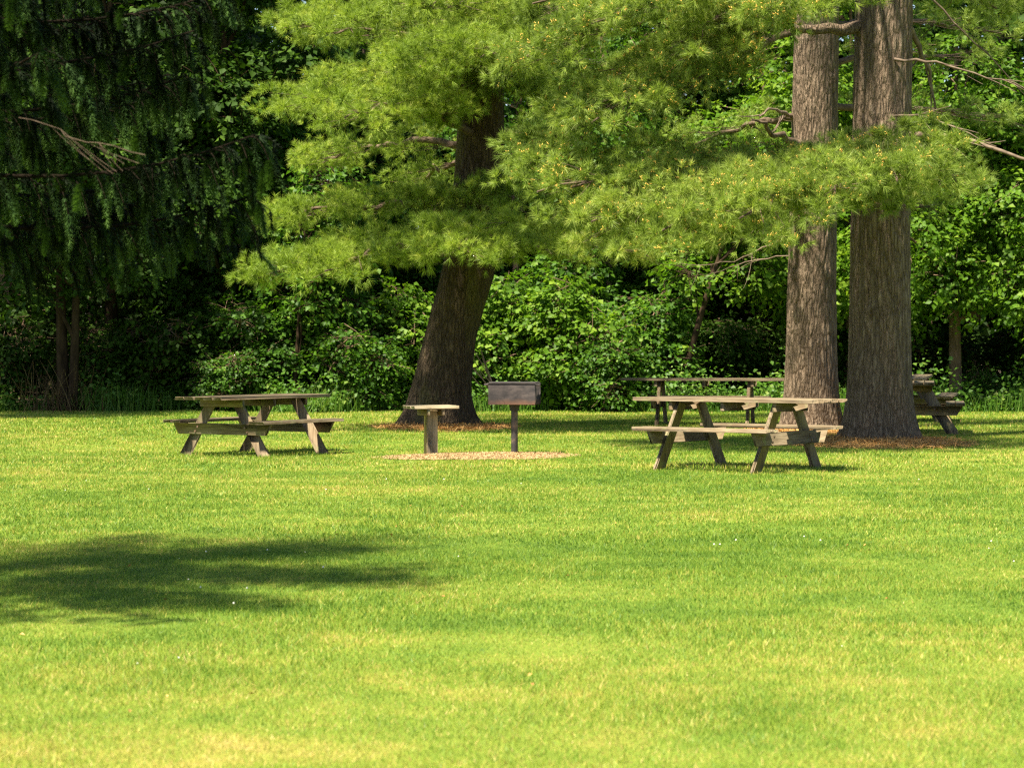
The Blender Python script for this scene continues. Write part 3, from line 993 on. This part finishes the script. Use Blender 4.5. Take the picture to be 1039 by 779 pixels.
def leafy(g, lobes, nspray, m, size, r, droop=0.25, tl=0.45, wid=0.42, shell=0.55, twigs=True):
    """lobes: rows (x, y, z, rx, rz). Sprays of leaves on and inside each lobe."""
    lobes = np.asarray(lobes, float)
    wgt = lobes[:, 3] * lobes[:, 4]
    L = r.choice(len(lobes), nspray, p=wgt / wgt.sum())
    d = unit(r.normal(size=(nspray, 3)))
    rr = (shell + (1 - shell) * r.uniform(0, 1, nspray)) * (0.9 + 0.2 * r.uniform(0, 1, nspray))
    c = lobes[L, :3] + d * rr[:, None] * np.stack([lobes[L, 3], lobes[L, 3], lobes[L, 4]], 1)
    ok = c[:, 2] > 0.08
    c, d = c[ok], d[ok]
    ns = len(c)
    out = unit(d * np.array([1, 1, 0.35]) + r.normal(0, 0.3, (ns, 3)))
    out[:, 2] -= droop * r.uniform(0, 1.6, ns)
    out = unit(out)
    side = unit(np.cross(out, UP))
    t = np.tile(np.linspace(0, 1, m), ns) * np.repeat(r.uniform(0.6, 1.2, ns) * tl, m)
    sg = np.tile(np.where(np.arange(m) % 2 == 0, 1.0, -1.0), ns)
    O = np.repeat(out, m, 0)
    S_ = np.repeat(side, m, 0)
    P = np.repeat(c, m, 0) + O * t[:, None] + S_ * (sg * 0.03)[:, None] + r.normal(0, 0.025, (ns * m, 3))
    P[:, 2] -= droop * 0.6 * t ** 2 / max(tl, 0.1)
    N = unit(UP * 0.75 + O * 0.45 + r.normal(0, 0.38, (ns * m, 3)))
    T = unit(O * 0.7 + S_ * (sg * r.uniform(0.4, 1.1, ns * m))[:, None] - UP * 0.25 + r.normal(0, 0.2, (ns * m, 3)))
    S = size * r.uniform(0.6, 1.25, ns * m)
    tint = np.clip(np.repeat(r.normal(0.48, 0.16, ns), m) + r.normal(0, 0.10, ns * m), 0, 1)
    leafs(g, P, N, T, S, tint, 0, wid)
    if twigs:
        K = r.choice(ns, min(ns, 260), replace=False)
        for k in K:
            tube(g, np.stack([c[k] - out[k] * 0.35 - UP * 0.1, c[k], c[k] + out[k] * tl * 0.8]), np.array([0.012, 0.008, 0.003]), 3, 0.5, 1, False)


def stems(g, bases, tops, r0, r, bend=0.2):
    for a, b in zip(bases, tops):
        a, b = np.asarray(a, float), np.asarray(b, float)
        m_ = (a + b) / 2 + r.normal(0, bend, 3) * np.array([1, 1, 0.2])
        tube(g, bez(a, m_, b, 9), np.linspace(r0, r0 * 0.35, 9), 7)


def make_shrub(seed, H, Rr, size, spr, mat, m=9, wid=0.42):
    r = np.random.default_rng(seed)
    root = empty('shrub', (0, 0, 0))
    lobes = []
    for k in range(11):
        a = r.uniform(0, 7)
        q_ = math.sqrt(r.uniform(0, 1)) * Rr * 0.65
        z = H * r.uniform(0.2, 0.85)
        lobes.append((q_ * math.cos(a), q_ * math.sin(a), z, Rr * r.uniform(0.3, 0.5), H * r.uniform(0.13, 0.24)))
    g = Geo()
    leafy(g, lobes, spr, m, size, r, 0.3, 0.34, wid)
    for l in lobes[:4]:
        s = Geo()
        stems(s, [(r.normal(0, .1), r.normal(0, .1), -0.03)], [(l[0] * .9, l[1] * .9, l[2])], 0.022, r)
        s.build('stem', MAT['bark_brush'], root, smooth=True)
    g.build('foliage', [mat, MAT['bark_brush']], root)
    return root


def make_tree(name, seed, H, Rr, zb, size, spr, mat, rt=0.10, m=10, lean=(0, 0), nl=16, ns=1, wid=0.42, bark='bark_brush'):
    r = np.random.default_rng(seed)
    root = empty(name, (0, 0, 0))
    lobes = []
    for k in range(nl):
        a = r.uniform(0, 7)
        f = r.uniform(0, 1)
        z = zb + (H - zb) * f
        q_ = math.sqrt(r.uniform(0.05, 1)) * Rr * (0.85 - 0.5 * f)
        lobes.append((q_ * math.cos(a) + lean[0] * z / H, q_ * math.sin(a) + lean[1] * z / H, z, Rr * r.uniform(0.28, 0.45), (H - zb) * r.uniform(0.07, 0.13)))
    g = Geo()
    leafy(g, lobes, spr, m, size, r, 0.3, 0.5, wid)
    for k in range(ns):
        s = Geo()
        off = np.array([r.normal(0, .06) + 0.22 * k, r.normal(0, .1), 0]) if ns > 1 else np.zeros(3)
        b = bez(off + np.array([0, 0, -0.05]), off + np.array([lean[0] * .35 + r.normal(0, .1), lean[1] * .35, H * 0.4]), np.array([lean[0] * .85, lean[1] * .85, H * 0.85]) + off * 1.5, 18)
        rr = rt * (1 if k == 0 else 0.75) * np.linspace(1, 0.22, 18)
        rr[0] *= 1.25
        tube(s, b, rr, 12)
        s.build('trunk', MAT[bark], root, smooth=True)
    for l in lobes[:7]:
        li = Geo()
        zt = max(0.6, l[2] - 0.9)
        i = int(np.clip(zt / (H * 0.85) * 17, 0, 16))
        stems(li, [b[i]], [l[:3]], rt * 0.35, r, 0.15)
        li.build('limb', MAT[bark], root, smooth=True)
    g.build('crown', [mat, MAT[bark]], root)
    return root


def place(o, x, y, rz, s, label, group, cat):
    o.location = (x, y, float(gz(x, y)))
    o.rotation_euler = (0, 0, rz)
    o.scale = (s, s, s) if np.isscalar(s) else s
    tag(o, label, cat, group)
    return o


SG = 'shrubs along the edge of the wood'
protos = [make_shrub(101, 2.3, 1.2, 0.105, 900, MAT['leaf']), make_shrub(102, 1.5, 0.95, 0.085, 760, MAT['leaf']), make_shrub(103, 2.9, 1.3, 0.12, 950, MAT['leaf_bright']),
          make_shrub(104, 2.0, 1.15, 0.10, 850, MAT['leaf_dark']), make_shrub(105, 1.0, 0.7, 0.075, 560, MAT['weed'])]
used = set()


def shrub(k, x, y, rz, s, label):
    o = protos[k] if k not in used else copy_tree(protos[k])
    used.add(k)
    return place(o, x, y, rz, s, label, SG, 'shrub')


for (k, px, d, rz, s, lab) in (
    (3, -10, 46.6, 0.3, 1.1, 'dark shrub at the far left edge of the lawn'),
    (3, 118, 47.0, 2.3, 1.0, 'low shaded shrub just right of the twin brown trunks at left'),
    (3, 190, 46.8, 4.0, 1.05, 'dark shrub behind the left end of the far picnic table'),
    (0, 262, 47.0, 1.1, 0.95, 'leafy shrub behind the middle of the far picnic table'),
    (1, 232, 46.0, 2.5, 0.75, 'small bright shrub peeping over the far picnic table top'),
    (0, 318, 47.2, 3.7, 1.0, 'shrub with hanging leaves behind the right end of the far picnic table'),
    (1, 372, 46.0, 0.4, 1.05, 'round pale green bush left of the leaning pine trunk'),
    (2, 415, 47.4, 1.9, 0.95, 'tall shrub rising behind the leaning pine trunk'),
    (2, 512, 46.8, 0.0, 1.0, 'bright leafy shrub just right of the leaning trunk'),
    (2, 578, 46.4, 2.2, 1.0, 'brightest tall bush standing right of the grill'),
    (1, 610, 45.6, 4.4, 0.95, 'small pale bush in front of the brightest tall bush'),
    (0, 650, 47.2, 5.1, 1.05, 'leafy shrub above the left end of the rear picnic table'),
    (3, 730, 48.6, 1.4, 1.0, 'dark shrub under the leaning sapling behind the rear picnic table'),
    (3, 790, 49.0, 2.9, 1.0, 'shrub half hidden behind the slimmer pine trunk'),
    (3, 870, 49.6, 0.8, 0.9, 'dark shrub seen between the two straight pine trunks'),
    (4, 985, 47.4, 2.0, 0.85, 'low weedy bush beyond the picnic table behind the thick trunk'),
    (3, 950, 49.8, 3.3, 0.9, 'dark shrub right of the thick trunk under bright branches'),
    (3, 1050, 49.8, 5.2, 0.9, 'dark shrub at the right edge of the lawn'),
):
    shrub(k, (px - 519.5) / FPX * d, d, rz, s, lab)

TG = 'broadleaf trees of the wood'
tp = [make_tree('broadleaf_tree', 201, 8.5, 2.6, 1.5, 0.13, 2100, MAT['leaf_dark'], 0.13), make_tree('broadleaf_tree', 202, 7.5, 2.4, 1.2, 0.13, 2100, MAT['leaf'], 0.11),
      make_tree('broadleaf_tree', 203, 9.5, 2.9, 2.2, 0.115, 3200, MAT['leaf_bright'], 0.14)]
tused = set()


def tree(k, x, y, rz, s, label):
    o = tp[k] if k not in tused else copy_tree(tp[k])
    tused.add(k)
    return place(o, x, y, rz, s, label, TG, 'tree')


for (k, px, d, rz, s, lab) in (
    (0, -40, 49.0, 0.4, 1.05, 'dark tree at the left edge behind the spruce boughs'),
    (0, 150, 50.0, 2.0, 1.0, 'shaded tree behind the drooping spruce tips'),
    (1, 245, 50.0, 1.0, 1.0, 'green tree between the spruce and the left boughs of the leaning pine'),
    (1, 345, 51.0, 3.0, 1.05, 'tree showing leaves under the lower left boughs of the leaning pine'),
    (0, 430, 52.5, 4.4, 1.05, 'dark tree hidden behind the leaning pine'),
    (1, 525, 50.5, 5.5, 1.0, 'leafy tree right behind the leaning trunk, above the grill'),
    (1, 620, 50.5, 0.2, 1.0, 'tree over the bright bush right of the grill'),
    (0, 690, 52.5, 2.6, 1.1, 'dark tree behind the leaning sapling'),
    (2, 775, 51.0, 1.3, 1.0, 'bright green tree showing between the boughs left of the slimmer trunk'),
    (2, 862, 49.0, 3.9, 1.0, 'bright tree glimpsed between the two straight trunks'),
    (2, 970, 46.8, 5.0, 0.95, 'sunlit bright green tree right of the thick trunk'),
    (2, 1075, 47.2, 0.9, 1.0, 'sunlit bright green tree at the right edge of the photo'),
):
    tree(k, (px - 519.5) / FPX * d, d, rz, s, lab)

for (px, d, rz, lab) in ((-165, 41.2, 1.0, 'tall dark tree shading the far left corner of the lawn edge'), (228, 48.4, 5.0, 'tall dark tree with a high crown between the spruce and the leaning pine'), (112, 48.6, 3.0, 'tall dark tree whose high crown hangs behind the spruce tips')):
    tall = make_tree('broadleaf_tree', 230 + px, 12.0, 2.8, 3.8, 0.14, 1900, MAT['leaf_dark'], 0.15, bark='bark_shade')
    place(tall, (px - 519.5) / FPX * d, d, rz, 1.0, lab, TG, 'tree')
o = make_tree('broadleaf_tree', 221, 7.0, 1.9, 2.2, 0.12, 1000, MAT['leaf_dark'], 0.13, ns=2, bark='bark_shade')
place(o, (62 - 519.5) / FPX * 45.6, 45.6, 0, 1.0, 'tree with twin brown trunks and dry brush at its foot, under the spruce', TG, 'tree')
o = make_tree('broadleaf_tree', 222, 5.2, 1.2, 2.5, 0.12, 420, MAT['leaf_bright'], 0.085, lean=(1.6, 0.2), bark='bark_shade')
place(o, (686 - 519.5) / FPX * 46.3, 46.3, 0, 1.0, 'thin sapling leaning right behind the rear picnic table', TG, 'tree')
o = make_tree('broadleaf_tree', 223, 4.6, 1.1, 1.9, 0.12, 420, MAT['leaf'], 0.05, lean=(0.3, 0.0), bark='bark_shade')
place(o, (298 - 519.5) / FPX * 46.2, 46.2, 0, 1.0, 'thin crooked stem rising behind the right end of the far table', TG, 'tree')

# the wood beyond: reads as one mass
g = Geo()
r = np.random.default_rng(300)
lob = []
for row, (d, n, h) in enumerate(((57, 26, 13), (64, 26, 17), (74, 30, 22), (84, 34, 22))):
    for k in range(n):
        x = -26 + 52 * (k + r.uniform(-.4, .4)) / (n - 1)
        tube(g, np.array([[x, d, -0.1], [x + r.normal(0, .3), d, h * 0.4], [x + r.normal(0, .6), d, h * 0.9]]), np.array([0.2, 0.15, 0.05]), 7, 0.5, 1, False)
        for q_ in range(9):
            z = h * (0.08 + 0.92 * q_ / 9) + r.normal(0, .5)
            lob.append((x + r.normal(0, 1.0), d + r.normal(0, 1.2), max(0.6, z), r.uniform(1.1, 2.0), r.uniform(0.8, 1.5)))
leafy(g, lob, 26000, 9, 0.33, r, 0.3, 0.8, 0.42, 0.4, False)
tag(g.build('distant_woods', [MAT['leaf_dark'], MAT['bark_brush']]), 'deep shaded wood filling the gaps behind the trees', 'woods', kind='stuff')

# weeds and tall grass where the lawn meets the wood
g = Geo()
r = np.random.default_rng(310)
n = 13000
x = r.uniform(-12.5, 12.5, n)
y = 45.3 + 1.6 * smooth_noise(x, x * 0, 1.3, 2) + np.abs(r.normal(0, 1.1, n))
hh = np.clip(0.16 + 0.45 * (smooth_noise(x, y, 1.4, 8) + 0.40), 0.05, 0.55) * r.uniform(0.5, 1.2, n)
a = r.uniform(0, 7, n)
lean = np.abs(r.normal(0, 0.4, n))
b = r.uniform(0, 7, n)
S = np.stack([np.cos(b), np.sin(b), np.zeros(n)], 1) * (0.010 * r.uniform(0.6, 1.4, n))[:, None]
P = np.stack([x, y, gz(x, y)], 1)
D = np.stack([np.cos(a) * lean, np.sin(a) * lean, np.ones(n)], 1)
k = np.arange(n) * 3
g.add(np.stack([P - S, P + S, P + D * hh[:, None]], 1).reshape(-1, 3), np.stack([k, k + 1, k + 2], 1), np.repeat(np.clip(r.normal(0.55, .2, n), 0, 1), 3))
n = 34000
x = r.uniform(-12.5, 12.5, n)
y = 45.5 + 1.6 * smooth_noise(x, x * 0, 1.3, 2) + np.abs(r.normal(0, 1.1, n))
z = np.abs(r.normal(0, 1, n)) * np.clip(0.26 + 0.5 * smooth_noise(x, y, 1.7, 15), 0.04, 0.8)
leafs(g, np.stack([x, y, z + 0.03], 1), unit(np.array([0, -0.3, 0.9]) + r.normal(0, 0.45, (n, 3))), r.normal(size=(n, 3)), 0.085 * r.uniform(0.5, 1.4, n), np.clip(r.normal(0.45, .2, n), 0, 1))
tag(g.build('undergrowth', MAT['weed']), 'tangled weeds and tall grass along the foot of the wood', 'undergrowth', kind='stuff')

g = Geo()
for k in range(120):
    x = (60 + r.normal(0, 22) - 519.5) / FPX * 45.4
    y = 45.4 + r.normal(0, .35)
    p = np.array([x, y, 0.0])
    tip = p + np.array([r.normal(0, .25), r.normal(0, .2), r.uniform(0.3, 1.1)])
    tube(g, bez(p, (p + tip) / 2 + r.normal(0, .08, 3), tip + np.array([r.normal(0, .1), 0, -0.1]), 6), np.linspace(0.008, 0.003, 6), 3, r.uniform())
tag(g.build('dry_brush', MAT['dry_weed']), 'dry reddish brush round the twin brown trunks at left', 'brush', kind='stuff')

# a dead fallen bough by the leaning pine
g = Geo()
for k in range(9):
    a = at(505 + r.normal(0, 5), 408, 41.5)
    b = at(476 + r.uniform(-6, 14), 352 + r.uniform(-4, 26), 41.2)
    m_ = (a + b) / 2 + r.normal(0, .08, 3)
    tube(g, bez(a, m_, b, 7), np.linspace(0.014, 0.004, 7), 4)
tag(g.build('fallen_bough', MAT['bark_dead']), 'bare pale dead twigs leaning beside the leaning trunk, behind the grill', 'dead branch')


# ------------------------------------------------------------------ picnic tables
def make_table():
    root = empty('picnic_table', (0, 0, 0))
    g = Geo()
    L, W = 2.15, 0.74
    for k in range(5):
        y0 = -W / 2 + k * (W / 5) + 0.004
        e = rng.uniform(-0.02, 0.02, 2)
        box(g, (-L / 2 + e[0], y0, 0.708 + rng.uniform(-.002, .002)), (L / 2 + e[1], y0 + W / 5 - 0.008, 0.746 + rng.uniform(-.003, .003)), jit=0.0015)
    g.build('tabletop', MAT['wood_long'], root)
    for sg in (-1, 1):
        g = Geo()
        for k in range(2):
            y0 = sg * 0.665 - 0.135 + k * 0.137
            e = rng.uniform(-0.02, 0.02, 2)
            box(g, (-0.79 + e[0], y0, 0.413), (0.79 + e[1], y0 + 0.13, 0.451), jit=0.0015)
        g.build('bench', MAT['wood_long'], root)
    for sx in (-1, 1):
        x = sx * 0.58
        for sg in (-1, 1):
            g = Geo()
            a, b = np.array([0, sg * 0.19, 0.706]), np.array([0, sg * 0.66, -0.04])
            ax = unit(b - a)
            ln = np.linalg.norm(b - a)
            wv = np.cross(ax, [1, 0, 0])

            def M(v, a=a, ax=ax, wv=wv, x=x):
                p = a + np.outer(v[:, 2], ax) + np.outer(v[:, 1], wv)
                p[:, 0] = x + v[:, 0]
                return p
            box(g, (-0.021, -0.075, 0.0), (0.021, 0.075, ln), M, 0.006, jit=0.001)
            lim = g.v[0]
            for vv in g.v:
                vv[:, 2] = np.minimum(vv[:, 2], 0.706)
            g.build('leg', MAT['wood_up'], root)
        g = Geo()

        def taper(v):
            v = v.copy()
            low = v[:, 2] < 0.36
            v[low, 1] *= 0.90
            return v
        xo = x + sx * 0.0445
        box(g, (xo - 0.021, -0.77, 0.275), (xo + 0.021, 0.77, 0.411), taper, 0.005, jit=0.001)
        for sg in (-1, 1):
            for (yy, zz) in ((0.375, 0.365), (0.41, 0.31)):
                tube(g, np.array([[xo + sx * 0.015, sg * yy, zz], [xo + sx * 0.031, sg * yy, zz]]), 0.013, 8, 0.5, 1)
        g.build('crossbeam', [MAT['wood_across'], MAT['bolt']], root)
        g = Geo()
        xi = x + sx * 0.0445
        box(g, (xi - 0.021, -0.34, 0.615), (xi + 0.021, 0.34, 0.7045), None, 0.005)
        g.build('cleat', MAT['wood_across'], root)
    g = Geo()
    box(g, (-0.021, -0.33, 0.615), (0.021, 0.33, 0.7045), None, 0.005)
    g.build('cleat', MAT['wood_across'], root)
    return root


PG = 'weathered wooden picnic tables'
proto = make_table()
for i, (px, d, rot, lab) in enumerate((
    (749, 25.3, -36, 'nearest weathered picnic table, in front of the two straight pine trunks'),
    (258, 30.2, 57, 'weathered picnic table standing alone at the left on sunlit grass'),
    (716, 38.4, -10, 'shaded dark picnic table behind the nearest one, left of the slimmer trunk'),
    (922, 35.2, 80, 'dark picnic table half hidden behind the thick trunk, the nearer of two there'),
    (919, 40.2, 76, 'dark picnic table half hidden behind the thick trunk, the farther of two there'),
)):
    o = proto if i == 0 else copy_tree(proto)
    x = (px - 519.5) / FPX * d
    o.location = (x, d, float(gz(x, d)))
    o.rotation_euler = (0, R(-1.2) if i == 4 else 0, R(rot))
    if i == 2:
        o.scale = (1.22, 1, 1)
    tag(o, lab, 'picnic table', PG)

# ------------------------------------------------------------------ grill
gx, gy = 0.03, 29.2
gr = tag(empty('park_grill', (gx, gy, 0), R(-11)), 'rusty black steel box grill on a single pipe post', 'grill')
g = Geo()
bw, bd, z0, z1, th = 0.285, 0.19, 0.575, 0.835, 0.006
box(g, (-bw, -bd, z0), (bw, -bd + th, z1), bev=0.002)
box(g, (-bw, bd - th, z0), (bw, bd, z1), bev=0.002)
box(g, (-bw, -bd + th, z0), (-bw + th, bd - th, z1), bev=0.002)
box(g, (bw - th, -bd + th, z0), (bw, bd - th, z1), bev=0.002)
box(g, (-bw + th, -bd + th, z0), (bw - th, bd - th, z0 + th), bev=0.002)
box(g, (-bw - 0.012, -bd - 0.008, z1 - 0.010), (bw + 0.012, -bd - 0.0005, z1 + 0.004), bev=0.002)
g.build('firebox', MAT['steel'], gr)
g = Geo()
for k in range(11):
    y = -bd + 0.025 + k * (2 * bd - 0.05) / 10
    tube(g, np.array([[-bw + 0.008, y, z1 + 0.006], [bw - 0.008, y, z1 + 0.006]]), 0.006, 6)
for s in (-1, 1):
    tube(g, np.array([[s * (bw - 0.03), -bd + 0.01, z1 - 0.004], [s * (bw - 0.03), bd - 0.01, z1 - 0.004]]), 0.006, 6)
g.build('grate', MAT['black'], gr, smooth=True)
for s in (-1, 1):
    g = Geo()
    tube(g, np.array([[s * (bw - 0.005), -bd + 0.03, z1 - 0.02], [s * (bw + 0.03), -bd + 0.03, z1 - 0.022], [s * (bw + 0.055), -bd + 0.03, z1 - 0.024]]), 0.011, 8)
    g.build('handle', MAT['steel'], gr, smooth=True)
g = Geo()
tube(g, np.array([[0, 0, -0.05], [0, 0, 0.3], [0, 0, 0.574]]), 0.041, 20)
g.build('post', MAT['pipe'], gr, smooth=True)
g = Geo()
tube(g, np.array([[0, 0, 0.497], [0, 0, 0.573]]), np.array([0.057, 0.060]), 20)
g.build('collar', MAT['black'], gr, smooth=False)

# ------------------------------------------------------------------ small utility table on a post
tx, ty = -0.985, 29.3
st = tag(empty('post_table', (tx, ty, 0), R(20)), 'small wooden side table on one square post, left of the grill', 'table')
g = Geo()
for k in range(3):
    y0 = -0.22 + k * 0.147
    box(g, (-0.28 + rng.uniform(-.01, .01), y0, 0.522), (0.30 + rng.uniform(-.01, .01), y0 + 0.14, 0.558), jit=0.001)
g.build('tabletop', MAT['pale_board'], st)
for s in (-1, 1):
    g = Geo()
    box(g, (-0.155 + s * 0.093 - 0.02 + 0.155, -0.21, 0.44), (0.02 + s * 0.093, 0.20, 0.5205), None, 0.012)
    g.build('cleat', MAT['wood_across'], st)
g = Geo()
box(g, (-0.069, -0.069, -0.06), (0.069, 0.069, 0.519), None, 0.01, jit=0.001)
g.build('post', MAT['pale_post'], st)
